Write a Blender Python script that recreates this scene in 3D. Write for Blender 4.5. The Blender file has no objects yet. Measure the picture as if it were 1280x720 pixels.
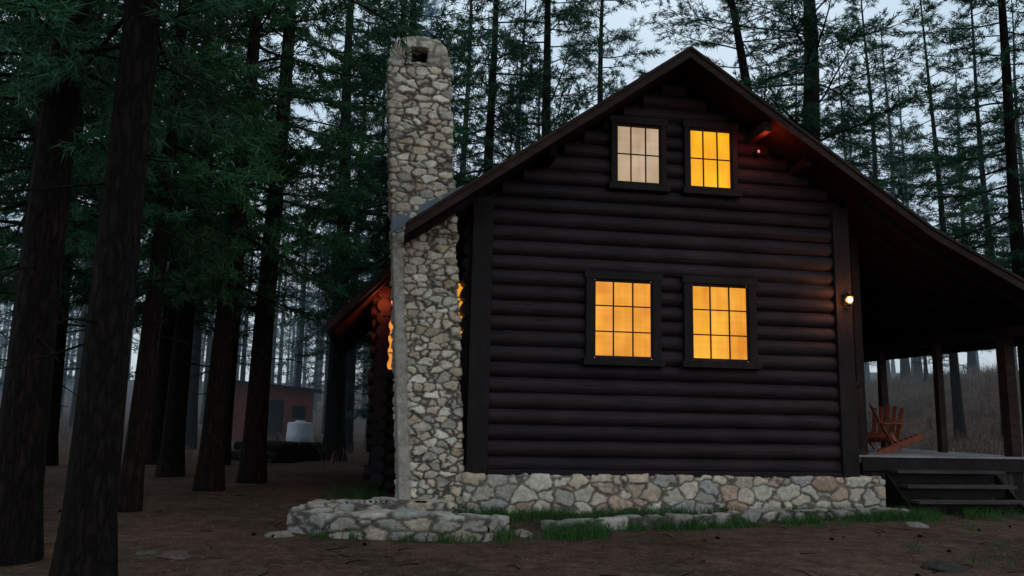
import bpy, bmesh, math, random
import numpy as np
from mathutils import Vector, Matrix, kdtree, noise
R = math.radians
scene = bpy.context.scene
random.seed(7)

# ------------------------------------------------------------------ helpers
def link(ob, parent=None):
    scene.collection.objects.link(ob)
    if parent: ob.parent = parent
    return ob

def empty(name, loc=(0,0,0), rz=0, parent=None):
    e = bpy.data.objects.new(name, None)
    e.location = loc; e.rotation_euler = (0,0,rz); e.empty_display_size = .3
    return link(e, parent)

class NT:
    def __init__(s, name):
        s.m = bpy.data.materials.new(name); s.m.use_nodes = True
        s.t = s.m.node_tree; s.n = s.t.nodes; s.l = s.t.links
        s.b = s.n['Principled BSDF']; s.out = s.n['Material Output']
    def node(s, t, **k):
        n = s.n.new(t)
        for a, b in k.items():
            if a in n.inputs: 
                n.inputs[a].default_value = b
            else: setattr(n, a, b)
        return n
    def coord(s, scale=(1,1,1), kind='Object'):
        tc = s.node('ShaderNodeTexCoord'); mp = s.node('ShaderNodeMapping')
        mp.inputs['Scale'].default_value = scale
        s.l.new(tc.outputs[kind], mp.inputs['Vector']); return mp.outputs['Vector']
    def noise(s, vec, scale, detail=5, rough=.6):
        n = s.node('ShaderNodeTexNoise'); n.inputs['Scale'].default_value = scale
        n.inputs['Detail'].default_value = detail; n.inputs['Roughness'].default_value = rough
        s.l.new(vec, n.inputs['Vector']); return n.outputs['Fac']
    def ramp(s, fac, stops):
        r = s.node('ShaderNodeValToRGB'); e = r.color_ramp.elements
        e[0].position, e[0].color = stops[0][0], (*stops[0][1],1)
        e[1].position, e[1].color = stops[-1][0], (*stops[-1][1],1)
        for p, c in stops[1:-1]:
            x = e.new(p); x.color = (*c,1)
        s.l.new(fac, r.inputs['Fac']); return r.outputs['Color']
    def mul(s, a, b, fac=1.0, mode='MULTIPLY'):
        m = s.node('ShaderNodeMix', data_type='RGBA', blend_type=mode)
        m.inputs[0].default_value = fac
        s.l.new(a, m.inputs[6])
        if isinstance(b, tuple): m.inputs[7].default_value = (*b,1)
        else: s.l.new(b, m.inputs[7])
        return m.outputs[2]
    def attr(s, name='Col'):
        a = s.node('ShaderNodeAttribute'); a.attribute_name = name; return a.outputs['Color']
    def bump(s, h, strength=.5, dist=.02):
        b = s.node('ShaderNodeBump'); b.inputs['Strength'].default_value = strength
        b.inputs['Distance'].default_value = dist
        s.l.new(h, b.inputs['Height']); s.l.new(b.outputs['Normal'], s.b.inputs['Normal'])
    def fin(s, col=None, rough=.8, spec=.3):
        if col is not None: s.l.new(col, s.b.inputs['Base Color'])
        s.b.inputs['Roughness'].default_value = rough
        s.b.inputs['Specular IOR Level'].default_value = spec
        return s.m

def wood(name, c1, c2, stretch=(.6,8,8), rough=.65, attr=False, spec=.3):
    t = NT(name); v = t.coord(stretch)
    f = t.noise(v, 4, 5, .65); c = t.ramp(f, [(.3,c1),(.7,c2)])
    w = t.noise(t.coord((1,1,1)), 1.3, 3); c = t.mul(c, t.ramp(w, [(.3,(.6,.6,.6)),(.7,(1.2,1.15,1.15))]))
    h = f
    if attr:
        c = t.mul(c, t.attr())
        ck = t.noise(t.coord((.55,5,16)), 2.2, 3, .5)
        cr = t.ramp(ck, [(.30,(.25,.25,.25)),(.36,(1,1,1))]); c = t.mul(c, cr)
        m = t.node('ShaderNodeMath', operation='ADD'); t.l.new(f, m.inputs[0]); t.l.new(cr, m.inputs[1]); h = m.outputs[0]
    t.bump(h, .7, .014); return t.fin(c, rough, spec)

# ------------------------------------------------------------------ materials
M = {}
M['log'] = wood('stained_log', (.0125,.0085,.0100), (.029,.0195,.0215), (.5,7,7), .62, True, .15)
M['trim'] = wood('dark_trim', (.009,.006,.0065), (.019,.013,.013), (3,3,.7), .7, spec=.15)
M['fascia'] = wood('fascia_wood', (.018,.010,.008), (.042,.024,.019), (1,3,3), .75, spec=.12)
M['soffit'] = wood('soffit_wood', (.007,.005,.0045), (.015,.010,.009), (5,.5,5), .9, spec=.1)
M['deck'] = wood('weathered_deck', (.16,.15,.15), (.34,.32,.31), (5,.6,5), .8)
M['step'] = wood('step_wood', (.028,.022,.020), (.065,.052,.047), (.6,5,5), .8)
M['chair'] = wood('chair_wood', (.18,.042,.018), (.34,.085,.034), (3,3,3), .5)
M['redwood'] = wood('red_barn_wood', (.13,.024,.016), (.24,.050,.030), (6,6,.6), .8)

def mk_bark():
    t = NT('pine_bark'); v = t.coord((7,7,1.6))
    nz = t.node('ShaderNodeTexNoise', Scale=2.5, Detail=3.0); t.l.new(v, nz.inputs['Vector'])
    d = t.node('ShaderNodeMix', data_type='RGBA'); d.inputs[0].default_value = .45
    t.l.new(v, d.inputs[6]); t.l.new(nz.outputs['Color'], d.inputs[7])
    vo = t.node('ShaderNodeTexVoronoi', feature='DISTANCE_TO_EDGE'); vo.inputs['Scale'].default_value = 3.2
    t.l.new(d.outputs[2], vo.inputs['Vector'])
    c1 = t.ramp(vo.outputs['Distance'], [(0,(.006,.005,.005)),(.22,(.015,.012,.011)),(.6,(.030,.022,.019))])
    n = t.noise(v, 5, 5, .7); c = t.mul(c1, t.ramp(n,[(.3,(.5,.5,.5)),(.7,(1.4,1.3,1.2))]))
    oi = t.node('ShaderNodeObjectInfo'); c = t.mul(c, t.ramp(oi.outputs['Random'],[(0,(.6,.62,.66)),(1,(1.25,.98,.82))]))
    m = t.node('ShaderNodeMath', operation='ADD'); t.l.new(vo.outputs['Distance'], m.inputs[0]); t.l.new(n, m.inputs[1])
    t.bump(m.outputs[0], .9, .04); return t.fin(c, .95, .1)
M['bark'] = mk_bark()
t_=NT('far_bark'); oi=t_.node('ShaderNodeObjectInfo'); M['bark_far']=t_.fin(t_.ramp(oi.outputs['Random'],[(0,(.016,.014,.013)),(1,(.032,.024,.020))]),.95,.1)
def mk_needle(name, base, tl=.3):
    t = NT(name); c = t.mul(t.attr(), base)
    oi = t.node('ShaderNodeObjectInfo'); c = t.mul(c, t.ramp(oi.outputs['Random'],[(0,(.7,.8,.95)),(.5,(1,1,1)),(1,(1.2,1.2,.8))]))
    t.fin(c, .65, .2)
    if tl:
        tr = t.node('ShaderNodeBsdfTranslucent'); t.l.new(c, tr.inputs['Color'])
        mx = t.node('ShaderNodeMixShader'); mx.inputs[0].default_value = tl
        t.l.new(t.b.outputs[0], mx.inputs[1]); t.l.new(tr.outputs[0], mx.inputs[2]); t.l.new(mx.outputs[0], t.out.inputs['Surface'])
    return t.m
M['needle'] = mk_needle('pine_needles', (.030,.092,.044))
M['needle_far'] = mk_needle('far_pine_needles_hazed', (.025,.062,.054), 0)  # bluer green puts distance haze into the far needle colour
M['grass'] = mk_needle('green_grass', (.035,.095,.024))
M['drygrass'] = mk_needle('dry_grass', (.18,.125,.09),0)
M['litter'] = mk_needle('pine_litter', (.16,.095,.062),0)

def mk_stone():
    t = NT('fieldstone'); v = t.coord((1,1,1))
    n = t.noise(v, 11, 6, .7); n2 = t.noise(v, 50, 4)
    c = t.mul(t.attr(), t.ramp(n,[(.3,(.6,.56,.5)),(.7,(1.25,1.23,1.2))]))
    c = t.mul(c, t.ramp(n2,[(.3,(.78,.78,.78)),(.7,(1.15,1.15,1.15))]))
    m = t.node('ShaderNodeMath', operation='ADD'); t.l.new(n, m.inputs[0]); t.l.new(n2, m.inputs[1])
    t.bump(m.outputs[0], .8, .03); return t.fin(c, .9, .2)
M['stone'] = mk_stone()

def mk_ground():
    t = NT('forest_floor'); v = t.coord((1,1,1))
    a = t.noise(v, .35, 4); b = t.noise(v, 3.5, 6, .7); c3 = t.noise(v, 30, 5, .75)
    c = t.ramp(b,[(.28,(.052,.031,.023)),(.5,(.100,.064,.047)),(.72,(.165,.115,.085))])
    c = t.mul(c, t.ramp(a,[(.35,(.6,.57,.55)),(.65,(1.2,1.14,1.08))]))
    c = t.mul(c, t.ramp(c3,[(.3,(.45,.43,.42)),(.7,(1.45,1.4,1.35))]))
    m = t.node('ShaderNodeMath', operation='ADD'); t.l.new(b, m.inputs[0]); t.l.new(c3, m.inputs[1])
    t.bump(m.outputs[0], .9, .05); return t.fin(c, .97, .1)
M['ground'] = mk_ground()
def mk_roof():
    t = NT('roof_shingles'); v = t.coord((1,1,1))
    br = t.node('ShaderNodeTexBrick', Scale=3.0); t.l.new(v, br.inputs['Vector'])
    br.inputs['Color1'].default_value=(.07,.075,.085,1); br.inputs['Color2'].default_value=(.04,.045,.05,1); br.inputs['Mortar'].default_value=(.015,.015,.018,1)
    c = t.mul(br.outputs['Color'], t.ramp(t.noise(v,12,5),[(.3,(.6,.6,.6)),(.7,(1.3,1.3,1.3))]))
    t.bump(br.outputs['Fac'], .5,.02); return t.fin(c,.85,.3)
M['roof'] = mk_roof()
def mk_metal(name, col, rough=.45, met=.7):
    t = NT(name); v = t.coord((1,1,1)); c = t.ramp(t.noise(v,6,5),[(.3,tuple(x*.7 for x in col)),(.7,col)])
    t.b.inputs['Metallic'].default_value = met; return t.fin(c, rough)
M['flash'] = mk_metal('flashing_metal', (.14,.165,.19), .6, .3)
M['iron'] = mk_metal('black_iron', (.03,.03,.03), .4)
M['brass'] = mk_metal('brass', (.5,.4,.25), .35, .9)
M['tank'] = mk_metal('white_tank_paint', (.50,.54,.60), .5, 0)
def mk_dark():
    t = NT('opening_shade'); c = t.ramp(t.noise(t.coord(),5),[(.3,(.004,.004,.004)),(.7,(.008,.007,.007))]); return t.fin(c,.95,.05)  # near-black colour standing in for the shade inside openings
M['dark'] = mk_dark()

def mk_window(name, lo, hi, strength, seed):
    t = NT(name); tc = t.node('ShaderNodeTexCoord'); mp = t.node('ShaderNodeMapping')
    mp.inputs['Location'].default_value = (seed*3.1, 0, seed*1.7)
    t.l.new(tc.outputs['Object'], mp.inputs['Vector'])
    v = mp.outputs['Vector']
    s1 = t.node('ShaderNodeMapping'); s1.inputs['Scale'].default_value=(7,1,.4); t.l.new(v,s1.inputs['Vector'])
    folds = t.noise(s1.outputs[0], 1.0, 2); blotch = t.noise(v, 1.4, 2)
    s2 = t.node('ShaderNodeMapping'); s2.inputs['Scale'].default_value=(.4,1,9); t.l.new(v,s2.inputs['Vector'])
    slat = t.noise(s2.outputs[0], 2.0, 1)
    m = t.node('ShaderNodeMath', operation='MULTIPLY_ADD'); m.inputs[1].default_value=.40
    t.l.new(folds, m.inputs[0]); t.l.new(blotch, m.inputs[2])
    m2 = t.node('ShaderNodeMath', operation='MULTIPLY_ADD'); m2.inputs[1].default_value=.18
    t.l.new(slat, m2.inputs[0]); t.l.new(m.outputs[0], m2.inputs[2])
    c = t.ramp(m2.outputs[0], [(.55,lo),(1.0,hi)])
    t.l.new(c, t.b.inputs['Emission Color']); t.b.inputs['Emission Strength'].default_value = strength
    t.b.inputs['Base Color'].default_value = (.03,.015,.005,1)
    t.b.inputs['Roughness'].default_value=.3; t.b.inputs['Specular IOR Level'].default_value=.15
    return t.m
M['win_a'] = mk_window('lit_curtain_amber', (.64,.20,.014), (1.0,.43,.045), .98, 1)
M['win_b'] = mk_window('lit_curtain_gold', (.72,.24,.010), (1.0,.48,.040), 1.0, 2)
M['win_c'] = mk_window('lit_curtain_yellow', (.88,.32,.004), (1.0,.52,.012), 1.0, 3)
M['win_d'] = mk_window('pale_curtain', (.42,.27,.155), (.66,.50,.35), .88, 4)
M['win_e'] = mk_window('lit_curtain_red', (.60,.15,.02), (.95,.34,.05), 1.0, 5)

def emis(name, col, s):
    t = NT(name); t.b.inputs['Emission Color'].default_value=(*col,1); t.b.inputs['Emission Strength'].default_value=s; return t.m
M['bulb'] = emis('lamp_bulb', (1,.42,.15), 2.0)
M['redbulb'] = emis('red_lamp_glass', (1,.08,.03), .12)

# ------------------------------------------------------------------ mesh builder
class B:
    def __init__(s): s.v=[]; s.f=[]; s.m=[]; s.c=[]; s.mats=[]
    def mi(s, mat):
        if mat not in s.mats: s.mats.append(mat)
        return s.mats.index(mat)
    def add(s, vs, fs, mat, col=(1,1,1)):
        o=len(s.v); s.v+= [tuple(x) for x in vs]; s.c += [col]*len(vs); k=s.mi(mat)
        for f in fs: s.f.append(tuple(o+i for i in f)); s.m.append(k)
    def box(s, u, v, z, mat, col=(1,1,1)):
        (a,b),(c,d),(e,f)=u,v,z
        s.add([(a,c,e),(b,c,e),(b,d,e),(a,d,e),(a,c,f),(b,c,f),(b,d,f),(a,d,f)],
              [(0,3,2,1),(4,5,6,7),(0,1,5,4),(1,2,6,5),(2,3,7,6),(3,0,4,7)], mat, col)
    def beam(s, p0, p1, w, h, mat, up=(0,0,1), col=(1,1,1)):
        p0=Vector(p0);p1=Vector(p1);d=(p1-p0).normalized();x=d.cross(Vector(up)).normalized();y=x.cross(d)
        vs=[]
        for p in (p0,p1):
            for a,b in ((-1,-1),(1,-1),(1,1),(-1,1)): vs.append(p+x*a*w/2+y*b*h/2)
        s.add(vs,[(0,3,2,1)[::-1],(4,5,6,7)[::-1],(0,1,5,4)[::-1],(1,2,6,5)[::-1],(2,3,7,6)[::-1],(3,0,4,7)[::-1]],mat,col)
    def tube(s, pts, rs, n, mat, col=(1,1,1), cap=True):
        rings=[]; vs=[]
        for i,p in enumerate(pts):
            p=Vector(p); a=Vector(pts[max(i-1,0)]); b=Vector(pts[min(i+1,len(pts)-1)]); d=(b-a).normalized()
            ref=Vector((0,0,1)) if abs(d.z)<.9 else Vector((1,0,0))
            x=d.cross(ref).normalized(); y=x.cross(d)
            for k in range(n):
                t=2*math.pi*k/n; vs.append(p+(x*math.cos(t)+y*math.sin(t))*rs[i])
        fs=[]
        for i in range(len(pts)-1):
            for k in range(n):
                k2=(k+1)%n; fs.append((i*n+k,(i+1)*n+k,(i+1)*n+k2,i*n+k2))
        if cap: fs.append(tuple(range(n))); fs.append(tuple((len(pts)-1)*n+k for k in range(n))[::-1])
        s.add(vs,fs,mat,col)
    def obj(s, name, parent=None, smooth=False, bevel=0, loc=(0,0,0), rz=0):
        me=bpy.data.meshes.new(name); me.from_pydata(s.v,[],s.f); 
        for m in s.mats: me.materials.append(m)
        me.polygons.foreach_set('material_index', s.m)
        at=me.color_attributes.new('Col','FLOAT_COLOR','POINT')
        arr=np.ones((len(s.v),4),dtype=np.float32); arr[:,:3]=np.array(s.c,dtype=np.float32); at.data.foreach_set('color',arr.ravel())
        if smooth:
            me.polygons.foreach_set('use_smooth',[True]*len(me.polygons))
        bm=bmesh.new(); bm.from_mesh(me); bmesh.ops.recalc_face_normals(bm,faces=bm.faces); bm.to_mesh(me); bm.free()
        ob=bpy.data.objects.new(name,me); ob.location=loc; ob.rotation_euler=(0,0,rz); link(ob,parent)
        if smooth:
            try: me.set_sharp_from_angle(angle=R(50))
            except Exception: pass
        if bevel:
            md=ob.modifiers.new('bevel','BEVEL'); md.width=bevel; md.segments=2; md.limit_method='ANGLE'
        return ob

# ------------------------------------------------------------------ terrain
def ss(a,b,x):
    t=min(1,max(0,(x-a)/(b-a))); return t*t*(3-2*t)
HX,HY,HR=-.71,13.8,R(9)
def hw(u,v,z=0):
    return (HX+u*math.cos(HR)-v*math.sin(HR), HY+u*math.sin(HR)+v*math.cos(HR), z)
def hgt(x,y):
    h = 4.2*ss(9,24,x)*ss(17,40,y) + .9*ss(-4,-30,x)*ss(16,45,y) + 5.0*ss(45,130,y)
    n = noise.noise(Vector((x*.25,y*.25,3)))*.10 + noise.noise(Vector((x*.9,y*.9,7)))*.03
    k = .35 + .65*ss(0,4,abs(x-3)-4)
    return h + n*k
def terrain():
    N=230
    def sp(c,span,k):
        t=np.linspace(-1,1,N); return c+np.sinh(t*k)/math.sinh(k)*span
    xs=sp(0,600,5.2); ys=sp(12,600,5.2)
    vs=[(x,y,hgt(x,y)) for y in ys for x in xs]
    fs=[(j*N+i,j*N+i+1,(j+1)*N+i+1,(j+1)*N+i) for j in range(N-1) for i in range(N-1)]
    me=bpy.data.meshes.new('ground'); me.from_pydata(vs,[],fs); me.materials.append(M['ground'])
    me.polygons.foreach_set('use_smooth',[True]*len(me.polygons))
    link(bpy.data.objects.new('ground',me))
terrain()

# ------------------------------------------------------------------ stonework
PAL=[(.72,.63,.50),(.64,.56,.45),(.78,.70,.58),(.54,.49,.42),(.66,.54,.42),(.46,.42,.37),(.80,.74,.63),(.56,.44,.33),(.70,.64,.55)]
def stonify(name, patches, res, size, depth, seed, parent=None, smooth_fn=None, mortar=(.30,.28,.25), pal=PAL, gap=.16, loc=(0,0,0), rz=0, bright=1.0, e0=.05):
    rnd=random.Random(seed)
    bm=bmesh.new()
    for q in patches:
        a,b,c,d=[Vector(x) for x in q]
        nu=max(1,int(max((b-a).length,(c-d).length)/res)); nv=max(1,int(max((d-a).length,(c-b).length)/res))
        g=[[bm.verts.new((a.lerp(b,i/nu)).lerp(d.lerp(c,i/nu),j/nv)) for i in range(nu+1)] for j in range(nv+1)]
        for j in range(nv):
            for i in range(nu): bm.faces.new((g[j][i],g[j][i+1],g[j+1][i+1],g[j+1][i]))
    bmesh.ops.remove_doubles(bm,verts=bm.verts,dist=res*.25)
    bmesh.ops.recalc_face_normals(bm,faces=bm.faces)
    bm.normal_update()
    P=[Vector((v.co.x/size[0],v.co.y/size[1],v.co.z/size[2])) for v in bm.verts]
    mn=[math.floor(min(p[k] for p in P))-2 for k in range(3)]; mx=[math.ceil(max(p[k] for p in P))+2 for k in range(3)]
    seeds=[]
    for i in range(mn[0],mx[0]):
        for j in range(mn[1],mx[1]):
            for k in range(mn[2],mx[2]):
                seeds.append(Vector((i+rnd.random()*.85+(k%2)*.4,j+rnd.random()*.85,k+rnd.random()*.6)))
    kd=kdtree.KDTree(len(seeds))
    for i,s_ in enumerate(seeds): kd.insert(s_,i)
    kd.balance()
    cols=[]
    ccol={}
    offs=[]
    for v,p in zip(bm.verts,P):
        w=p+noise.noise_vector(p*2.3)*.14+noise.noise_vector(p*6)*.05
        r=kd.find_n(w,2); e=(r[1][2]-r[0][2]); idx=r[0][1]
        if idx not in ccol:
            c=rnd.choice(pal); k=rnd.uniform(.76,1.12)*bright; ccol[idx]=(tuple(x*k for x in c), rnd.uniform(.45,1.3), Vector((rnd.uniform(-1,1),rnd.uniform(-1,1),rnd.uniform(-1,1)))*.5, seeds[idx])
        c,hh,tilt,sd=ccol[idx]
        t=min(1,max(0,(e-e0)/gap)); t=t*t*(3-2*t)
        sm=smooth_fn(v.co) if smooth_fn else 0
        t*=(1-sm)
        n1=noise.noise(v.co*9)*.25+ (w-sd).dot(tilt)
        offs.append(v.normal*(depth*(t*hh*(1+n1)) + noise.noise(v.co*3.1)*depth*.35 + sm*depth*.5))
        mm=tuple(m_*(.8+.5*noise.noise(v.co*5)) for m_ in mortar)
        if sm: mm=tuple(x*(1-sm)+sm*y for x,y in zip(mm,(.42,.385,.34)))
        cols.append(tuple(mm[k]*(1-t)+c[k]*t for k in range(3)))
    for v,o in zip(bm.verts,offs): v.co+=o
    me=bpy.data.meshes.new(name); bm.to_mesh(me); bm.free()
    at=me.color_attributes.new('Col','FLOAT_COLOR','POINT'); arr=np.ones((len(cols),4),dtype=np.float32); arr[:,:3]=cols; at.data.foreach_set('color',arr.ravel())
    me.materials.append(M['stone']); me.polygons.foreach_set('use_smooth',[True]*len(me.polygons))
    ob=bpy.data.objects.new(name,me); ob.location=loc; ob.rotation_euler=(0,0,rz); return link(ob,parent)

def hexa(p):
    return [(p[0],p[1],p[5],p[4]),(p[1],p[2],p[6],p[5]),(p[2],p[3],p[7],p[6]),(p[3],p[0],p[4],p[7]),(p[4],p[5],p[6],p[7])]

# ------------------------------------------------------------------ cabin
cabin=empty('log_cabin',(HX,HY,0),HR)
W=7.15; D=7.2
ROOF=[(-1.17,4.66),(3.73,8.18),(8.35,5.10),(11.8,3.40)]
def rz_(u):
    for (a,b),(c,d) in zip(ROOF,ROOF[1:]):
        if u<=c: return b+(d-b)*(u-a)/(c-a)
    return ROOF[-1][1]
b=B()
fr=[(0.02,.5),(W-.02,.5),(W-.02,rz_(W)-.2),(3.73,7.95),(0.02,rz_(0)-.2)]
vs=[(u,0.05,z) for u,z in fr]+[(u,D,z) for u,z in fr]
b.add(vs,[(0,1,2,3,4),(9,8,7,6,5)]+[(i,(i+1)%5,(i+1)%5+5,i+5) for i in range(5)],M['trim'])
b.obj('wall_core',cabin)
b=B(); rl=random.Random(3)
LR=.15; P_=.27
def wob(p0,p1,seed,amp=.010,n=13):
    p0=Vector(p0);p1=Vector(p1); return [p0.lerp(p1,i/(n-1))+Vector((0,noise.noise(Vector((i*.9,seed,0)))*amp,noise.noise(Vector((i*.7,seed,5)))*amp)) for i in range(n)]
i=0
while True:
    z=.65+.13+P_*i
    if z>7.9: break
    u0=.12; u1=W-.12
    zt=z+.22
    sl=(8.18-4.66)/(3.73+1.17); sr=(8.18-5.1)/(8.35-3.73)
    if zt>rz_(u0): u0=max(u0, ROOF[0][0]+(zt-4.66)/sl)
    if zt>rz_(u1): u1=min(u1, 3.73+(8.18-zt)/sr)
    if u1-u0<.25: break
    k=rl.uniform(.75,1.3); col=(k,k*rl.uniform(.93,1.02),k*rl.uniform(.93,1.05))
    rr=LR*rl.uniform(.95,1.03)
    pts=wob((u0,.06,z),(u1,.06,z),i*3.3)
    b.tube(pts,[rr*(1+noise.noise(Vector((j*.8,i*2.1,9)))*.07) for j in range(len(pts))],18,M['log'],col)
    i+=1
b.obj('front_logs',cabin,smooth=True)
b=B(); i=0
while .78+P_*i<5.1:
    z=.65+.13+P_*i; k=rl.uniform(.8,1.2)
    b.tube(wob((W,0.25,z),(W,D,z),i+50),[LR]*13,10,M['log'],(k,k,k))
    b.tube(wob((0,0.25,z),(0,D,z),i+90),[LR]*13,10,M['log'],(k,k,k)); i+=1
b.obj('side_logs',cabin,smooth=True)
b=B()
b.box((-.02,.34),(-.14,.16),(.62,rz_(0.2)-.22),M['trim'])
b.box((W-.31,W+.02),(-.14,.16),(.62,rz_(W)-.25),M['trim'])
b.box((.345,W-.315),(-.115,.0),(.60,.70),M['trim'])
b.obj('corner_boards',cabin,bevel=.012)
def window(name,u0,u1,z0,z1,cols,rows,mat,v=-.10,cw=.15):
    e=B(); d=v-.07
    e.box((u0-cw,u0),(d,v+.1),(z0-.02,z1+.02),M['trim']); e.box((u1,u1+cw),(d,v+.1),(z0-.02,z1+.02),M['trim'])
    e.box((u0-cw-.03,u1+cw+.03),(d-.012,v+.1),(z1+.021,z1+.15),M['trim'])
    e.box((u0-cw-.05,u1+cw+.05),(d-.05,v+.1),(z0-.14,z0-.021),M['trim'])
    s=.03
    e.box((u0+.001,u0+s),(v-.03,v+.02),(z0,z1),M['fascia']); e.box((u1-s,u1-.001),(v-.03,v+.02),(z0,z1),M['fascia'])
    e.box((u0+s,u1-s),(v-.03,v+.02),(z0-.019,z0+s),M['fascia']); e.box((u0+s,u1-s),(v-.03,v+.02),(z1-s,z1+.019),M['fascia'])
    for c in range(1,cols):
        x=u0+(u1-u0)*c/cols; e.box((x-.012,x+.012),(v-.022,v+.01),(z0+s,z1-s),M['fascia'])
    for r in range(1,rows):
        z=z0+(z1-z0)*r/rows; e.box((u0+s,u1-s),(v-.018,v+.01),(z-.011,z+.011),M['fascia'])
    e.box((u0+.002,u1-.002),(v-.004,v+.03),(z0-.01,z1+.01),mat)
    return e.obj(name,cabin)
window('window_lower',2.18,3.26,2.65,4.03,3,3,M['win_a'])
window('window_lower',4.00,5.09,2.66,4.03,3,3,M['win_b'])
window('window_upper',2.59,3.44,5.86,6.97,3,2,M['win_d'],cw=.10)
window('window_upper',4.00,4.84,5.86,7.0,3,2,M['win_c'],cw=.10)
b=B(); V0,V1=-.9,D+.5; th=.13
n=len(ROOF)
top=[(u,z) for u,z in ROOF]; bot=[(u,z-th) for u,z in ROOF]
vs=[(u,V0,z) for u,z in top]+[(u,V1,z) for u,z in top]
b.add(vs,[(i,i+1,n+i+1,n+i) for i in range(n-1)],M['roof'])
vs=[(u,V0,z) for u,z in bot]+[(u,V1,z) for u,z in bot]
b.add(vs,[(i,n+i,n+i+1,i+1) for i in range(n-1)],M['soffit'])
for v in (V0,V1):
    b.add([(u,v,z) for u,z in top]+[(u,v,z) for u,z in bot],[(i,i+1,n+i+1,n+i) for i in range(n-1)],M['fascia'])
for k in (0,n-1):
    u=ROOF[k][0]; z=ROOF[k][1]
    b.add([(u,V0,z),(u,V1,z),(u,V1,z-th),(u,V0,z-th)],[(0,1,2,3)],M['fascia'])
me=b.obj('roof',cabin)
b=B()
for (a,c),(d,e) in zip(ROOF,ROOF[1:]):
    for zt_,zb_,f0,f1 in ((.035,-.16,-.045,-.003),(.05,-.015,-.075,-.048)):
        vs=[(a,V0+f0,c+zt_),(d,V0+f0,e+zt_),(d,V0+f0,e+zb_),(a,V0+f0,c+zb_),(a,V0+f1,c+zt_),(d,V0+f1,e+zt_),(d,V0+f1,e+zb_),(a,V0+f1,c+zb_)]
        b.add(vs,[(0,1,2,3),(4,7,6,5),(0,4,5,1),(3,2,6,7),(0,3,7,4),(1,5,6,2)],M['fascia'])
b.box((ROOF[0][0]-.04,ROOF[0][0]-.003),(V0-.04,V1),(4.66-.18,4.66+.02),M['fascia'])
b.obj('rake_boards',cabin,bevel=.006)
b=B()
for u in (1.3,6.1):
    z=rz_(u)-.27
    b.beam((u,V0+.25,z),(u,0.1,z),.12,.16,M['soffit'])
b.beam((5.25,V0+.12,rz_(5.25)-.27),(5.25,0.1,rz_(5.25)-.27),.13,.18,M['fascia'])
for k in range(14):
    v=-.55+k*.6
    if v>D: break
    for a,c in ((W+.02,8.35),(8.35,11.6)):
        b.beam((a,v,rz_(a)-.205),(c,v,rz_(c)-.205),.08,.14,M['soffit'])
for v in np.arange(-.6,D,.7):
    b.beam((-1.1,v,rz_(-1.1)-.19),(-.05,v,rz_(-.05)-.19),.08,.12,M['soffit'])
b.obj('rafters',cabin)
FP=[(.70,.61,.48),(.58,.50,.40),(.50,.46,.41),(.62,.50,.38),(.42,.40,.37),(.74,.66,.55),(.54,.38,.29),(.62,.56,.47)]
def hx(u0,u1,v0,v1,z0,z1): return hexa([(u0,v0,z0),(u1,v0,z0),(u1,v1,z0),(u0,v1,z0),(u0,v0,z1),(u1,v0,z1),(u1,v1,z1),(u0,v1,z1)])
stonify('stone_foundation',hx(-.04,W+.45,-.17,.30,-.25,.60),.018,(.36,.9,.24),.032,11,cabin,pal=FP,gap=.09,mortar=(.24,.21,.18),e0=.03)
CV0,CV1=.02,1.0
def cl(z): return -1.04-.072*z
def cr(z): return -.03-.064*z
def ch_s(co):
    d=co.x-cl(co.z); e=.13+.06*noise.noise(Vector((0,0,co.z*1.7)))
    return (1-ss(e-.02,e+.04,d))*(1-.7*ss(3.8,4.8,co.z)) if co.y<.5 else 0
zt=7.86
stonify('chimney',hexa([(cl(-.3)-.05,CV0-.06,-.3),(cr(-.3),CV0-.06,-.3),(cr(-.3),CV1,-.3),(cl(-.3)-.05,CV1,-.3),(cl(zt),CV0,zt),(cr(zt),CV0,zt),(cr(zt),CV1-.1,zt),(cl(zt),CV1-.1,zt)]),
        .018,(.23,.30,.135),.05,5,cabin,smooth_fn=ch_s,gap=.13,mortar=(.17,.145,.12),bright=1.08,e0=.03)
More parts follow.
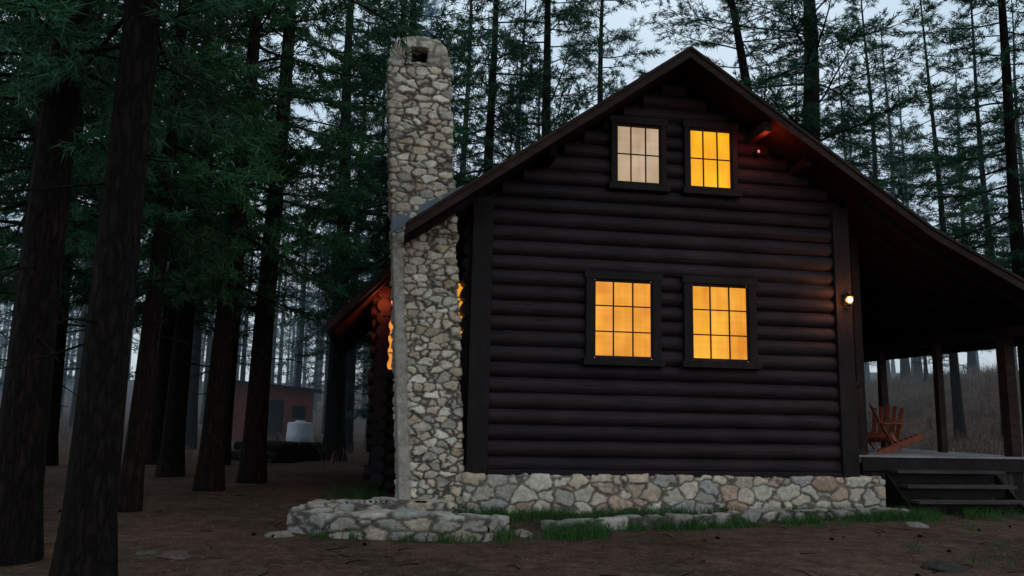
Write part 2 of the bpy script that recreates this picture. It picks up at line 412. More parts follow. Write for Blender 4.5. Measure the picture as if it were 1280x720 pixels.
def cap():
    u0,u1=cl(zt)-.02,cr(zt)+.02; w=u1-u0; cx=(u0+u1)/2; z0=zt-.02; z1=8.38
    out=[];inn=[]
    hw_=.16; iz0,iz1=z0+.05,z0+.34
    N=24; 
    for i in range(N):
        t=i/(N-1)
        if t<.15: k=t/.15; out.append((u0+k*.05,z0+k*.18)); 
        elif t>.85: k=(t-.85)/.15; out.append((u1-.05+k*.05,z0+.18-k*.18))
        else:
            a=math.pi*(1-(t-.15)/.7); out.append((cx+(w/2-.05)*math.copysign(abs(math.cos(a))**.75,math.cos(a)), z0+.18+(z1-z0-.18)*math.sin(a)**.8))
        if t<.35: inn.append((cx-hw_,iz0+(iz1-iz0)*t/.35))
        elif t>.65: inn.append((cx+hw_,iz1-(iz1-iz0)*(t-.65)/.35))
        else: inn.append((cx-hw_+2*hw_*(t-.35)/.3,iz1))
    pt=[]
    v0,v1=CV0-.03,CV1-.08
    for i in range(N-1):
        a,b_=out[i],out[i+1]; c,d=inn[i+1],inn[i]
        pt.append(((a[0],v0,a[1]),(b_[0],v0,b_[1]),(c[0],v0,c[1]),(d[0],v0,d[1])))
        pt.append(((a[0],v1,a[1]),(b_[0],v1,b_[1]),(c[0],v1,c[1]),(d[0],v1,d[1])))
        pt.append(((a[0],v0,a[1]),(a[0],v1,a[1]),(b_[0],v1,b_[1]),(b_[0],v0,b_[1])))
        pt.append(((d[0],v0,d[1]),(d[0],v0+.25,d[1]),(c[0],v0+.25,c[1]),(c[0],v0,c[1])))
    pt.append(((u0,v0,z0),(u1,v0,z0),(cx+hw_,v0,iz0),(cx-hw_,v0,iz0)))
    ob=stonify('chimney_cap',pt,.03,(.26,.3,.17),.035,8,cabin,gap=.2,mortar=(.30,.27,.23),smooth_fn=lambda c:.3)
    k=B(); k.box((cx-hw_-.05,cx+hw_+.05),(v0+.22,v0+.28),(iz0-.05,iz1+.05),M['dark']); k.obj('flue_shade_panel',cabin)  # near-black panel closes the recess, painted as the shade inside it
    return cx
ccx=cap()
b=B()
b.add([(-1.19,-.90,4.70),(-.45,-.90,rz_(-.45)+.055),(-.45,.04,rz_(-.45)+.055),(-1.19,.04,4.70)],[(0,1,2,3)],M['flash'])
b.add([(cl(5.2)-.02,.0-.045,4.70),(-.2,-.045,rz_(-.2)+.03),(-.2,-.045,rz_(-.2)+.28),(cl(5.2)-.02,-.045,4.96)],[(0,1,2,3)],M['flash'])
b.obj('flashing',cabin)
b=B()
WR=[(-2.55,3.35),(-1.35,4.6),(0.0,4.85)]
WV0,WV1=2.1,8.5
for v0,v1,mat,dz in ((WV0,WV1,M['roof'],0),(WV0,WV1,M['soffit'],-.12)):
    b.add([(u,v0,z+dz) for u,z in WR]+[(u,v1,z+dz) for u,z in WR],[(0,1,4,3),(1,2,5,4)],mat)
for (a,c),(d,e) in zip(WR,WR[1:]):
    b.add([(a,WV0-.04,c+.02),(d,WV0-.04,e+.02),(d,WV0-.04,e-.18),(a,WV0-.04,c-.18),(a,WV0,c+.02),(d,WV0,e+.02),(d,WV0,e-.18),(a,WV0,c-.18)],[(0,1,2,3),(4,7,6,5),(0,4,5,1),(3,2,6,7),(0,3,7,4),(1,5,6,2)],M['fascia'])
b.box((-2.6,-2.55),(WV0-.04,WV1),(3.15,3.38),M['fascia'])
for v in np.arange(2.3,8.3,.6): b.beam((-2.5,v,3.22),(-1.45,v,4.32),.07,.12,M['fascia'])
b.obj('wing_roof',cabin)
b=B()
b.add([(-1.5,3.0,0),(0,3.0,0),(0,3.0,4.65),(-1.5,3.0,4.3),(-1.5,8.2,0),(0,8.2,0),(0,8.2,4.65),(-1.5,8.2,4.3)],[(0,1,2,3),(4,7,6,5),(0,3,7,4)],M['trim'])
i=0
while .15+P_*i<4.2:
    z=.15+P_*i; k=rl.uniform(.8,1.2)
    b.tube([(-1.72+rl.uniform(-.05,.05),3.0,z),(0,3.0,z)],[.145,.145],12,M['log'],(k,k,k))
    b.tube([(-1.5,2.75,z+.13),(-1.5,8.2,z+.13)],[.145,.145],12,M['log'],(k,k,k)); i+=1
b.box((-.55,-.001),(.72,.80),(.3,5.0),M['trim'])
b.obj('wing_wall',cabin,smooth=True)
window('wing_window',-1.42,-.55,2.45,3.55,3,3,M['win_e'],v=2.80,cw=.06)
b=B(); b.box((-.50,-.03),(.695,.715),(2.95,3.98),M['win_b'])
for z in (3.2,3.46,3.72): b.box((-.50,-.03),(.68,.694),(z-.012,z+.012),M['trim'])
b.box((-.55,-.02),(.67,.71),(3.985,4.08),M['trim']); b.box((-.55,-.02),(.66,.71),(2.84,2.945),M['trim'])
b.obj('side_window',cabin)
b=B()
dz=1.0
for k,v in enumerate(np.arange(.45,D,.145)):
    kk=rl.uniform(.8,1.15)
    b.box((W+.17,11.25),(v,v+.138),(dz-.04,dz+rl.uniform(-.002,.002)),M['deck'],(kk,kk,kk))
b.obj('porch_deck',cabin)
b=B()
b.box((W+.46,11.23),(.47,.51),(.70,dz-.045),M['trim'])
b.box((11.19,11.23),(.515,D),(.70,dz-.045),M['trim'])
for u in (7.75,9.2,11.0):
    for v in (.65,3.0,5.5): b.box((u-.1,u+.1),(v-.1,v+.1),(-.2,.72),M['trim'])
for u in np.arange(7.7,11.2,.14): b.box((u,u+.125),(.56,.58),(.05,.70),M['step'])
for u,v,w in ((7.70,.62,.17),(10.98,.62,.22),(10.75,2.35,.15),(10.75,4.4,.15),(10.75,6.6,.15)):
    b.box((u-w/2,u+w/2),(v-w/2,v+w/2),(dz,3.37 if u>9 else rz_(u)-.28),M['fascia'] if u>9 else M['trim'])
b.beam((11.0,-.75,3.46),(10.75,D,3.46),.2,.19,M['trim'])
for k in range(5): b.box((W+.04+k*.10,W+.135+k*.10),(.47,.50),(dz+.001,2.35),M['fascia'])
b.box((W+.03,W+.56),(.44,.469),(2.3,2.38),M['trim'])
b.box((W+.05,8.35),(6.9,7.0),(dz,5.2),M['trim'])
b.obj('porch_frame',cabin,bevel=.006)
b=B()
for k in range(3):
    z=.74-.25*k; v1=.44-.28*k
    b.box((8.1,10.35),(v1-.31,v1),(z-.05,z),M['step'])
    b.box((8.12,10.33),(v1-.03,v1-.005),(z-.25,z-.052),M['trim'])
for u in (8.04,10.36): 
    b.add([(u,.44,.7),(u,-.45,-.05),(u,-.45,-.15),(u,.44,-.15),(u+.05,.44,.7),(u+.05,-.45,-.05),(u+.05,-.45,-.15),(u+.05,.44,-.15)],[(0,1,2,3),(4,7,6,5),(0,4,5,1),(1,5,6,2),(3,2,6,7),(0,3,7,4)],M['trim'])
b.obj('porch_steps',cabin)
b=B()
b.box((W+.10,W+.50),(.70,.745),(dz+.01,3.15),M['trim'])
for z0,z1 in ((1.15,1.85),(2.0,3.0)): b.box((W+.18,W+.44),(.685,.699),(z0,z1),M['fascia'])
b.tube([(W+.24,.40,2.62),(W+.24,.40,2.80)],[.014,.014],8,M['brass']); b.tube([(W+.24,.44,2.71),(W+.24,.40,2.71)],[.035,.02],10,M['brass'])
b.obj('door',cabin)

# ------------------------------------------------------------------ lantern
def lantern(name,loc,rz,power,col,mat='bulb',s=1.0,off=(0,-.14,-.02)):
    e=empty(name,loc,rz); e.scale=(s,s,s); k=B()
    k.box((-.06,.06),(.10,.125),(-.09,.09),M['iron'])
    k.tube([(0,.10,.04),(0,.05,.13),(0,0,.14),(0,0,.09)],[.012]*4,8,M['iron'])
    k.tube([(0,0,.10),(0,0,.05)],[.02,.09],12,M['iron'])
    for a in range(4): 
        t=a*math.pi/2+.4; k.tube([(.08*math.cos(t),.08*math.sin(t),.05),(.05*math.cos(t),.05*math.sin(t),-.11)],[.005,.005],5,M['iron'])
    k.tube([(0,0,-.11),(0,0,-.13)],[.055,.03],10,M['iron'])
    k.obj('lantern_frame',e)
    g=B(); 
    prof=[(-.07,.012),(-.06,.04),(-.03,.062),(0,.066),(.03,.055),(.05,.03)]
    g.tube([(0,0,z) for z,_ in prof],[r for _,r in prof],14,M[mat]); g.obj('bulb',e,smooth=True)
    l=bpy.data.lights.new('lantern_light','POINT'); l.energy=power; l.color=col; l.shadow_soft_size=.08
    o=bpy.data.objects.new('lantern_light',l); o.location=off; link(o,e)
lantern('porch_lantern',hw(W-.12,-.27,3.86),HR,20,(1,.34,.11),off=(0,-.20,0))
lantern('eave_lantern',hw(-1.30,2.55,3.85),HR,22,(1,.17,.06),'redbulb',off=(-.25,-.1,0))
lantern('gable_lantern',hw(5.34,-.22,6.62),HR,12,(1,.09,.03),'redbulb',.5,off=(-.1,-.9,.1))

# ------------------------------------------------------------------ chair
def chair(loc,rz):
    k=B(); m=M['chair']
    for x in (-.28,.28):
        k.beam((x,-.35,0),(x,-.35,.60),.05,.09,m); k.beam((x,.42,.0),(x,-.38,.36),.04,.11,m)
        k.beam((x*1.15,-.45,.615),(x*1.15,.35,.60),.13,.025,m); k.beam((x,.28,0),(x,.28,.6),.05,.06,m)
    for i in range(6): k.beam((-.28,-.34+i*.1,.385-i*.04),(.28,-.34+i*.1,.385-i*.04),.085,.022,m)
    for i in range(5):
        x=-.24+i*.12; hh=1.02-.35*abs(x)**1.2
        k.beam((x,.17,.20),(x*1.25,.17+.38*hh,hh),.095,.02,m,up=(0,1,0))
    k.beam((-.30,.40,.62),(.30,.40,.62),.05,.06,m); k.beam((-.28,-.37,.33),(.28,-.37,.33),.02,.09,m)
    return k.obj('adirondack_chair',None,bevel=.004,loc=loc,rz=rz)
chair(hw(9.15,1.5,1.0),HR+R(60))
chair(hw(9.75,3.0,1.0),HR-R(50))

# ------------------------------------------------------------------ smoke
def smoke():
    k=B(); c=Vector(hw(ccx,.4,8.3)); pts=[];rs=[]
    for i in range(12):
        t=i/11; pts.append(c+Vector((.45*t+.20*math.sin(t*5)*t+.30*t*t,.1*t,3.0*t))); rs.append(.10+.36*t)
    m=bpy.data.materials.new('wood_smoke'); m.use_nodes=True; nt=m.node_tree; nt.nodes.clear()
    o=nt.nodes.new('ShaderNodeOutputMaterial'); v=nt.nodes.new('ShaderNodeVolumePrincipled'); v.inputs['Color'].default_value=(.4,.68,1,1)
    tc=nt.nodes.new('ShaderNodeTexCoord'); mp=nt.nodes.new('ShaderNodeMapping'); mp.inputs['Scale'].default_value=(3.6,3.6,1.0)
    n=nt.nodes.new('ShaderNodeTexNoise'); n.inputs['Scale'].default_value=1.6; n.inputs['Detail'].default_value=2; n.inputs['Distortion'].default_value=1.4
    r=nt.nodes.new('ShaderNodeMapRange'); r.inputs[1].default_value=.47; r.inputs[2].default_value=.70; r.inputs[3].default_value=0; r.inputs[4].default_value=2.2
    nt.links.new(tc.outputs['Object'],mp.inputs[0]); nt.links.new(mp.outputs[0],n.inputs['Vector']); nt.links.new(n.outputs['Fac'],r.inputs[0])
    nt.links.new(r.outputs[0],v.inputs['Density']); nt.links.new(v.outputs[0],o.inputs['Volume'])
    k.tube(pts,rs,12,m,(1,1,1))
    k.obj('chimney_smoke')
smoke()

# ------------------------------------------------------------------ low walls / edging
def wall_path(name,pts,w,h,size,seed,res=.022,**kw):
    L=[];Rr=[]
    for i,p in enumerate(pts):
        p=Vector((*p,0)); a=Vector((*pts[max(0,i-1)],0)); c=Vector((*pts[min(len(pts)-1,i+1)],0)); d=(c-a).normalized(); nn=Vector((-d.y,d.x,0))
        L.append(p+nn*w/2); Rr.append(p-nn*w/2)
    hs=[h[i%len(h)] for i in range(len(pts))]
    pt=[]
    for i in range(len(pts)-1):
        a,b_,c,d=Rr[i],Rr[i+1],L[i+1],L[i]; z0=-.15
        f=lambda p,z: (p.x,p.y,z)
        pt.append((f(a,z0),f(b_,z0),f(b_,hs[i+1]),f(a,hs[i]))); pt.append((f(c,z0),f(d,z0),f(d,hs[i]),f(c,hs[i+1])))
        pt.append((f(a,hs[i]),f(b_,hs[i+1]),f(c,hs[i+1]),f(d,hs[i])))
    for i in (0,len(pts)-1): pt.append((f(Rr[i],-.15),f(L[i],-.15),f(L[i],hs[i]),f(Rr[i],hs[i])))
    return stonify(name,pt,res,size,.035,seed,**kw)
wall_path('low_stone_wall',[(-.95,12.9),(-1.9,12.5),(-2.6,11.8),(-2.72,11.1),(-2.2,10.75),(-1.3,10.7),(-.35,10.75),(-.2,11.3)],.42,[.24,.28,.31,.29,.27,.33,.27,.22],(.38,.4,.16),21,pal=[(.44,.41,.36),(.52,.47,.40),(.38,.36,.33),(.48,.40,.32)],mortar=(.16,.14,.12),gap=.12)
wall_path('stone_edging',[(.55,11.75),(1.8,12.2),(3.0,12.75),(4.4,13.35),(5.6,13.85),(6.9,14.35)],.26,[.10,.14,.12,.15,.12,.11],(.42,.4,.25),23,pal=[(.36,.33,.30),(.42,.38,.33),(.30,.28,.26)],mortar=(.10,.09,.07),gap=.2)

# ------------------------------------------------------------------ pines
def make_pine(name,H,r0,cs,nbr,blen,seed,lean=(0,0),npt=12,stubs=12,droop=-.15,w=.012,far=False):
    rn=random.Random(seed); nr=np.random.default_rng(seed); b=B()
    bark=M['bark_far'] if far else M['bark']
    def trunk(z):
        t=z/H; return Vector((lean[0]*t*t*H+.10*math.sin(z*.5+seed)*t, lean[1]*t*t*H+.10*math.cos(z*.4+seed)*t, z))
    K=10 if far else 22; zs=[-.4]+[H*(i/(K-1))**1.1 for i in range(K)]
    rs=[r0*1.35 if z<0 else r0*(1-.93*(z/H)**.9)*(1+.28*math.exp(-z/.35)) for z in zs]
    b.tube([trunk(z) for z in zs],rs,7 if far else 12,bark)
    TP=[];TD=[];TC=[]
    for i in range(nbr):
        f=((i+rn.random())/nbr); z=cs+(H-cs)*f**1.05*.985
        az=i*2.39996+rn.uniform(-.7,.7)
        prof=(1-f)**.75*.9+.12; 
        if f<.12: prof*=.75
        L=blen*prof*rn.uniform(.5,1.25)
        el=droop+f*.65+rn.uniform(-.28,.28)
        d=Vector((math.cos(az)*math.cos(el),math.sin(az)*math.cos(el),math.sin(el)))
        p=trunk(z); pts=[p]; n=3 if far else 6; dd=d.copy(); 
        for j in range(n):
            dd=(dd+Vector((rn.uniform(-.18,.18),rn.uniform(-.18,.18),rn.uniform(-.04,.16)-.05*(j<2)))).normalized(); p=p+dd*L/n; pts.append(p)
        br=.012+.016*L*.5
        b.tube(pts,[br*(1-.8*j/n) for j in range(n+1)],3 if far else 4,bark,cap=False)
        vr=rn.uniform(.5,1.45)
        nt=max(4,int(L/(.36 if far else .17)))
        for q in range(nt):
            s=.22+.78*(q+rn.random())/nt; j=min(n-1,int(s*n)); fr_=s*n-j; base=pts[j].lerp(pts[j+1],fr_)
            ax=(pts[j+1]-pts[j]).normalized(); side=ax.cross(Vector((0,0,1))); side.normalize()
            sg=1 if q%2 else -1
            tl=(.28+.55*(1-s))*rn.uniform(.6,1.3)*min(1.2,L/2+.3)
            td=(ax*.75+side*sg*rn.uniform(.4,1)+Vector((0,0,rn.uniform(-.6,.5)))).normalized()
            e=base+td*tl
            if not far: b.tube([base,e],[.008,.003],3,bark,cap=False)
            m=max(2,int(tl/(.22 if far else .13)))
            for g in range(m):
                TP.append(base.lerp(e,(g+.6)/m)); TD.append(td); TC.append(vr*rn.uniform(.7,1.3))
        TP.append(pts[-1]); TD.append(dd); TC.append(vr)
    for i in range(stubs):
        z=rn.uniform(1.8,cs+1); az=rn.uniform(0,6.28); L=rn.uniform(.3,1.5); p=trunk(z)
        d=Vector((math.cos(az),math.sin(az),rn.uniform(-.35,.1))); 
        q=p+d*L*.5; e=q+(d+Vector((rn.uniform(-.3,.3),rn.uniform(-.3,.3),rn.uniform(-.3,.1))))*L*.5
        b.tube([p,q,e],[.016,.011,.004],3 if far else 4,bark,cap=False)
    TP=np.array([tuple(p) for p in TP]);TD=np.array([tuple(p) for p in TD]);TC=np.array(TC)
    n=len(TP)*npt
    P=np.repeat(TP,npt,0)+nr.normal(0,.05 if far else .03,(n,3)); Dn=np.repeat(TD,npt,0)*.75+nr.normal(0,.55,(n,3)); Dn/=np.linalg.norm(Dn,axis=1)[:,None]
    Ln=nr.uniform(.11,.21,n)[:,None]*(1.5 if far else 1.1); S=np.cross(Dn,nr.normal(0,1,(n,3))); S/=np.linalg.norm(S,axis=1)[:,None]
    V=np.stack([P-S*w,P+S*w,P+Dn*Ln],1).reshape(-1,3)
    C=np.repeat(np.repeat(TC,npt)*nr.uniform(.8,1.2,n),3)
    wv=np.array([tuple(v) for v in b.v],dtype=np.float64); nw=len(wv)
    me=bpy.data.meshes.new(name)
    tris=(np.arange(n*3).reshape(-1,3)+nw)
    faces=b.f+tris.tolist()
    me.from_pydata(np.vstack([wv,V]).tolist(),[],faces)
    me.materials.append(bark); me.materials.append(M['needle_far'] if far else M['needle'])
    mi=np.zeros(len(faces),dtype=np.int32); mi[len(b.f):]=1; me.polygons.foreach_set('material_index',mi)
    sm=np.ones(len(faces),dtype=bool); sm[len(b.f):]=False; me.polygons.foreach_set('use_smooth',sm)
    at=me.color_attributes.new('Col','FLOAT_COLOR','POINT'); arr=np.ones((nw+len(V),4),dtype=np.float32); arr[nw:,:3]=C[:,None]; at.data.foreach_set('color',arr.ravel())
    return me
PV={'tall':make_pine('pine_tall',21,.25,5.4,85,2.8,1,droop=-.3),
    'full':make_pine('pine_full',18,.24,3.9,100,2.9,2,stubs=8,droop=-.4),
    'slim':make_pine('pine_slim',17,.17,4.3,80,2.0,3,stubs=14,droop=-.35),
    'high':make_pine('pine_high',24,.36,8.5,70,3.8,4,stubs=7),
    'lean':make_pine('pine_lean',22,.28,8.0,65,3.6,5,lean=(-.09,0),stubs=8),
    'young':make_pine('pine_young',11,.12,1.6,90,1.7,6,stubs=3,droop=-.1)}
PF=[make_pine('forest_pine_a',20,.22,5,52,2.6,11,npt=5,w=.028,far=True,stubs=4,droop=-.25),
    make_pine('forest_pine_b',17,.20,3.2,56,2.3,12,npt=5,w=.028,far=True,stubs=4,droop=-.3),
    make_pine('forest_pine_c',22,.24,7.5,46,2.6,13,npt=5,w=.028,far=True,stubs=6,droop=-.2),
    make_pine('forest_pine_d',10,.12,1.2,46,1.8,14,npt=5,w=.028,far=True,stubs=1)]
rt=random.Random(42)
def pine(me,x,y,s=1,rz=None,name='pine_tree',parent=None,rs=None):
    o=bpy.data.objects.new(name,me); o.location=(x,y,hgt(x,y)-.05); o.rotation_euler=(rt.uniform(-.02,.02),rt.uniform(-.02,.02),rt.uniform(0,6.28) if rz is None else rz)
    r_=s if rs is None else rs
    o.scale=(r_,r_,s); return link(o,parent)
NEAR=[('tall',-3.85,7.6,.95),('tall',-5.2,8.7,1),('slim',-5.9,12.8,1),('full',-8.1,19.6,1.15),('full',-5.95,16.3,1.05),('tall',-5.7,18.2,1.1),
 ('high',-5.8,27,1),('full',-6.6,33,1.1),('slim',-7.6,15.0,1.1),('full',-10.5,17.5,1.1),('tall',-9.6,13.2,1.0),('slim',-8.4,24,1.1),
 ('full',-3.5,25,1.25),('full',-1.0,27,1.3),('tall',1.2,25.5,1.15),('full',3.4,29,1.2),('high',10.0,26,1.05),('lean',8.9,25.5,1.0),
 ('slim',16.2,29,1.1),('slim',17.3,28,1.1),('tall',14.6,22.5,1.05),('slim',14.9,32,1.2),('young',-4.6,30,1.0),
 ('tall',-12.5,22,1.1),('full',-13,15.5,1.0),('full',-3.2,20.9,1.0),('full',-6.9,11.3,.9),('full',-10.2,23.5,1.1)]
for k,x,y,s in NEAR: pine(PV[k],x,y,s,rz=(0 if k=='lean' else None),rs=(1.5 if k=='high' and x>0 else 1.3 if k=='lean' else None))
far=empty('distant_forest')
cnt=0; placed=[(a[1],a[2]) for a in NEAR]
for _ in range(6000):
    y=30+85*rt.random()**1.15; ang=rt.uniform(-.80,.80); x=y*math.tan(ang)
    a=x/y
    dens=.75 if a<.12 else (.30 if a<.7 else .5)
    if rt.random()>dens: continue
    if -.34<a<-.22 and y<43: continue
    if min((x-p)**2+(y-q)**2 for p,q in placed)<(5.5 if a<.12 else 12): continue
    placed.append((x,y)); cnt+=1
    k=rt.choice([0,1,1,2,3,0]) if a<.12 else rt.choice([0,0,2,3,1])
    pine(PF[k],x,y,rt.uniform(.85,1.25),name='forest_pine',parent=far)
    if cnt>=280: break
print('far trees',cnt)
def mist():
    b=B(); m=bpy.data.materials.new('forest_mist'); m.use_nodes=True; nt=m.node_tree; nt.nodes.clear()
    o=nt.nodes.new('ShaderNodeOutputMaterial'); v=nt.nodes.new('ShaderNodeVolumeScatter'); v.inputs['Color'].default_value=(.68,.90,1,1); v.inputs['Density'].default_value=.0055
    nt.links.new(v.outputs[0],o.inputs['Volume'])
    b.box((-90,90),(24,100),(-2,16),m); b.obj('mist')
mist()

# ------------------------------------------------------------------ blades (grass / litter)
def blades(name,pts,hmin,hmax,w,mat,seed,spread=.35,flat=False):
    nr=np.random.default_rng(seed); P=np.array(pts); n=len(P)
    if flat: Dn=np.stack([nr.normal(0,1,n),nr.normal(0,1,n),nr.uniform(-.05,.25,n)],1)
    else: Dn=np.stack([nr.normal(0,spread,n),nr.normal(0,spread,n),np.ones(n)],1)
    Dn/=np.linalg.norm(Dn,axis=1)[:,None]; L=nr.uniform(hmin,hmax,n)[:,None]
    S=np.stack([-Dn[:,1],Dn[:,0],np.zeros(n)],1)+nr.normal(0,.3,(n,3)); S/=np.linalg.norm(S,axis=1)[:,None]
    bend=np.stack([nr.normal(0,.25,n),nr.normal(0,.25,n),-.1*np.ones(n)],1)*L*(0.2 if flat else 1)
    m=P+Dn*L*.55
    V=np.stack([P-S*w,P+S*w,m+S*w*.7,m-S*w*.7,P+Dn*L+bend],1).reshape(-1,3)
    i=np.arange(n)*5
    f=[ (a,a+1,a+2,a+3) for a in i.tolist()]+[(a+3,a+2,a+4) for a in i.tolist()]
    me=bpy.data.meshes.new(name); me.from_pydata(V.tolist(),[],f); me.materials.append(mat)
    at=me.color_attributes.new('Col','FLOAT_COLOR','POINT'); arr=np.ones((n*5,4),dtype=np.float32); arr[:,:3]=np.repeat(nr.uniform(.4,1.5,n),5)[:,None]; at.data.foreach_set('color',arr.ravel())
    link(bpy.data.objects.new(name,me))
rg=random.Random(9)
def tuft(out,x,y,n,r):
    if noise.noise(Vector((x*1.1,y*1.1,2)))<-.16: return
    for _ in range(n):
        a=rg.uniform(0,6.28); q=r*rg.random()**.6; X=x+q*math.cos(a); Y=y+q*math.sin(a); out.append((X,Y,hgt(X,Y)-.01))
g=[]
for _ in range(400):
    t=rg.random(); v=-.25-rg.random()**1.5*1.2; x,y,_z=hw(t*8.6-.2,v)
    tuft(g,x,y,rg.randint(15,45),rg.uniform(.06,.2))
for _ in range(230):
    t=rg.random(); x=.2+6.9*t; y=11.55+2.75*t-rg.uniform(-.1,.40); tuft(g,x,y,28,.14)
for _ in range(100): tuft(g,-.3+rg.random()*1.6,10.7+rg.random()*.9,35,.16)
for _ in range(40): tuft(g,-2.75+rg.random()*2.7,10.35+rg.random()*.2,14,.10)
for _ in range(70):
    x,y,_z=hw(rg.uniform(-2.4,-1.4),rg.uniform(.2,3)); tuft(g,x,y,35,.2)
for _ in range(60): tuft(g,rg.uniform(4,11),rg.uniform(9.5,14),16,.14)
for _ in range(110):
    x,y,_z=hw(rg.uniform(7.6,12),rg.uniform(-1.0,.3)); tuft(g,x,y,30,.2)
blades('grass',g,.05,.24,.005,M['grass'],1)
g=[]
for _ in range(1500):
    x=rg.uniform(9,34); y=rg.uniform(19,45); tuft(g,x,y,16,.35)
for _ in range(250):
    x=rg.uniform(-22,-4); y=rg.uniform(24,40); tuft(g,x,y,14,.3)
blades('dry_grass',g,.25,.8,.011,M['drygrass'],2,.3)
g=[]
for _ in range(46000):
    y=3.5+14*rg.random(); x=rg.uniform(-.75,.75)*(y+2)
    if noise.noise(Vector((x*.8,y*.8,5)))+rg.uniform(-.5,.5)<-.2: continue
    g.append((x,y,hgt(x,y)+.006))
blades('pine_litter',g,.04,.14,.0025,M['litter'],3,flat=True)

def rock(x,y,r,seed,col,flat=.5):
    bm=bmesh.new(); bmesh.ops.create_icosphere(bm,subdivisions=4,radius=1)
    for v in bm.verts:
        p=v.co.copy(); k=1+.28*noise.noise(p*1.3+Vector((seed,0,0)))+.10*noise.noise(p*3.5+Vector((seed,4,0)))
        v.co=Vector((p.x*r*k*1.4,p.y*r*k,p.z*r*k*flat))
    me=bpy.data.meshes.new('rock'); bm.to_mesh(me); bm.free(); me.materials.append(M['stone']); me.polygons.foreach_set('use_smooth',[True]*len(me.polygons))
    at=me.color_attributes.new('Col','FLOAT_COLOR','POINT'); arr=np.ones((len(me.vertices),4),dtype=np.float32); arr[:,:3]=col; at.data.foreach_set('color',arr.ravel())
    o=bpy.data.objects.new('rock',me); o.location=(x,y,hgt(x,y)); o.rotation_euler=(0,0,seed); link(o)
rock(4.9,9.3,.20,1,(.035,.031,.028),.35); rock(-3.6,9.0,.16,2.3,(.11,.09,.075),.3); rock(-3.95,9.15,.10,4.1,(.10,.085,.07),.4)
rock(6.4,12.9,.14,5.1,(.22,.20,.17)); rock(-2.9,10.6,.13,6.7,(.26,.23,.20)); rock(.2,11.2,.14,8.2,(.28,.25,.22)); rock(-6.4,10.5,.12,3.1,(.12,.10,.085),.4)
b=B()
for _ in range(150):
    y=4+13*rg.random(); x=rg.uniform(-.7,.7)*(y+1); a=rg.uniform(0,6.28); L=rg.uniform(.08,.4); z=hgt(x,y)+.012
    p=Vector((x,y,z)); q=p+Vector((math.cos(a)*L/2,math.sin(a)*L/2,rg.uniform(0,.03))); e=q+Vector((math.cos(a+.4)*L/2,math.sin(a+.4)*L/2,rg.uniform(-.02,.02)))
    b.tube([p,q,e],[.007,.005,.002],5,M['redwood'] if rg.random()<.0 else M['bark'])
b.obj('fallen_twigs')
b=B()
for _ in range(26):
    y=5+9*rg.random(); x=rg.uniform(-.6,.6)*(y+1); z=hgt(x,y)+.015; a=rg.uniform(0,6.28); d=Vector((math.cos(a),math.sin(a),.1))*.035
    p=Vector((x,y,z)); b.tube([p-d,p-d*.6,p,p+d*.7,p+d],[.008,.020,.023,.014,.004],7,M['bark'])
b.obj('pine_cones',None,smooth=True)

# ------------------------------------------------------------------ distant shed, tank, log pile
sx,sy=-11.3,38.5; sh=empty('storage_shed',(sx,sy,hgt(sx,sy)),R(12)); b=B()
for k in range(18):
    kk=rg.uniform(.8,1.15); b.box((-1.8+k*.2,-1.8+k*.2+.19),(0,.04),(0,2.2),M['redwood'],(kk,kk,kk))
b.box((-1.8,1.8),(.05,3.0),(0,2.2),M['redwood'])
b.box((-.5,.5),(-.05,-.002),(0,1.95),M['trim']); b.box((.9,1.5),(-.06,-.002),(1.1,1.7),M['dark'])
b.add([(-1.8,.0,2.2),(1.8,.0,2.2),(1.8,0,2.5),(-1.8,.0,2.8),(-1.8,3.0,2.2),(1.8,3.0,2.2),(1.8,3,2.5),(-1.8,3.0,2.8)],[(0,1,2,3),(4,7,6,5),(0,3,7,4),(1,5,6,2)],M['redwood'])
b.add([(-2.2,-.5,2.87),(2.2,-.5,2.5),(2.2,3.4,2.5),(-2.2,3.4,2.87),(-2.2,-.5,2.77),(2.2,-.5,2.4),(2.2,3.4,2.4),(-2.2,3.4,2.77)],[(0,1,2,3),(4,7,6,5),(0,4,5,1),(1,5,6,2),(2,6,7,3),(3,7,4,0)],M['roof'])
b.obj('shed_body',sh)
tx,ty=-8.0,31; t_=B(); pr=[(0,.42),(.04,.48),(.35,.48),(.37,.50),(.72,.50),(.74,.48),(1.05,.48),(1.12,.44),(1.14,.2),(1.20,.18),(1.20,.01)]
t_.tube([(0,0,z) for z,_ in pr],[r for _,r in pr],28,M['tank']); t_.obj('water_tank',None,smooth=True,loc=(tx,ty,hgt(tx,ty)))
b=B()
for row in range(2):
    for k in range(6-row):
        x=-.9+k*.34+row*.17; a=rg.uniform(-.15,.15); kk=rg.uniform(.7,1.2)
        b.tube([(x,-1.1+rg.uniform(-.1,.1),.16+row*.28),(x+a,1.1,.16+row*.28)],[.16,.15],10,M['bark'],(kk,kk,kk))
b.obj('log_pile',None,smooth=True,loc=(-7.4,26.0,hgt(-7.4,26)),rz=R(60))

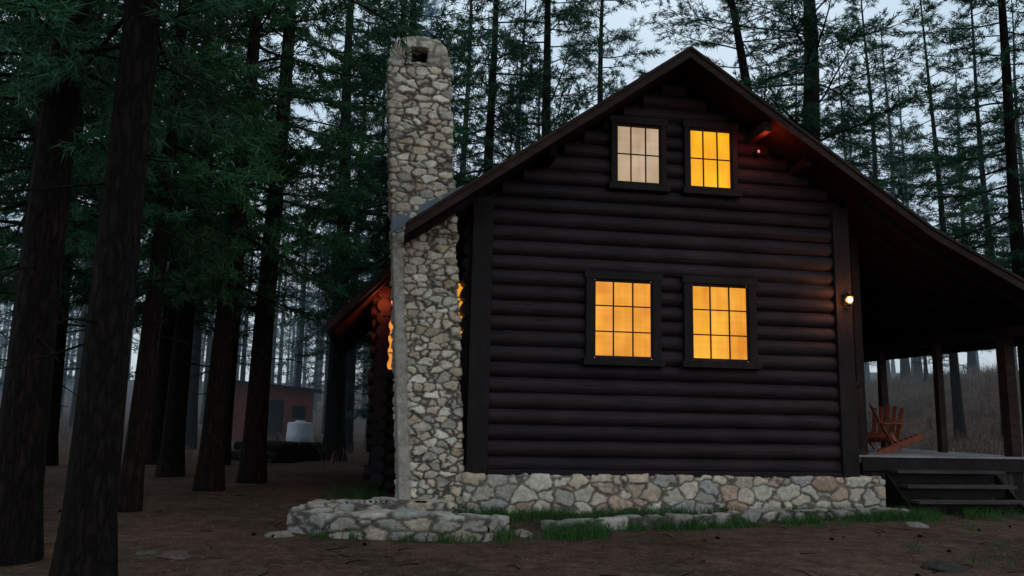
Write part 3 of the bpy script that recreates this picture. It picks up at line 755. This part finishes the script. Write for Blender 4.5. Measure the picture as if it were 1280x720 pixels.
# ------------------------------------------------------------------ light + world
SE,SR=R(9),R(140)
w=bpy.data.worlds.new('World'); scene.world=w; w.use_nodes=True; nt=w.node_tree
bg=nt.nodes['Background']; sk=nt.nodes.new('ShaderNodeTexSky'); sk.sky_type='NISHITA'; sk.sun_disc=False
sk.sun_elevation=SE; sk.sun_rotation=SR; sk.altitude=1500; sk.air_density=1.0; sk.dust_density=2.0; sk.ozone_density=2.0
tc=nt.nodes.new('ShaderNodeTexCoord'); mp=nt.nodes.new('ShaderNodeMapping'); mp.inputs['Scale'].default_value=(1,1,2.5)
no=nt.nodes.new('ShaderNodeTexNoise'); no.inputs['Scale'].default_value=2.2; no.inputs['Detail'].default_value=4
cr_=nt.nodes.new('ShaderNodeValToRGB'); e=cr_.color_ramp.elements; e[0].position=.3; e[0].color=(.46,.60,.72,1); e[1].position=.7; e[1].color=(.66,.77,.87,1)
sc=nt.nodes.new('ShaderNodeVectorMath'); sc.operation='SCALE'; sc.inputs['Scale'].default_value=10
mx=nt.nodes.new('ShaderNodeMix'); mx.data_type='RGBA'; mx.inputs[0].default_value=.85
L=nt.links
L.new(tc.outputs['Generated'],mp.inputs[0]); L.new(mp.outputs[0],no.inputs['Vector']); L.new(no.outputs['Fac'],cr_.inputs[0]); L.new(cr_.outputs[0],sc.inputs[0])
L.new(sk.outputs[0],mx.inputs[6]); L.new(sc.outputs[0],mx.inputs[7]); L.new(mx.outputs[2],bg.inputs[0]); bg.inputs[1].default_value=.13
w.cycles.sampling_method='MANUAL'
w.cycles.sample_map_resolution=256
sl=bpy.data.lights.new('sun','SUN'); sl.energy=.15; sl.angle=R(25); sl.color=(1,.88,.76)
so=bpy.data.objects.new('sun',sl); link(so)
d=Vector((math.sin(SR)*math.cos(SE),math.cos(SR)*math.cos(SE),math.sin(SE)))
so.rotation_euler=d.to_track_quat('Z','Y').to_euler(); so.location=d*50+Vector((0,0,20))

cam=bpy.data.cameras.new('camera'); co=bpy.data.objects.new('camera',cam); link(co)
cam.lens=28; cam.sensor_width=36; cam.clip_end=2000
co.matrix_world=Matrix.Translation((0,0,1.6))@Matrix.Rotation(R(99.1),4,'X')@Matrix.Rotation(R(1.2),4,'Z')
scene.camera=co
scene.view_settings.view_transform='Standard'; scene.view_settings.look='None'; scene.view_settings.exposure=0
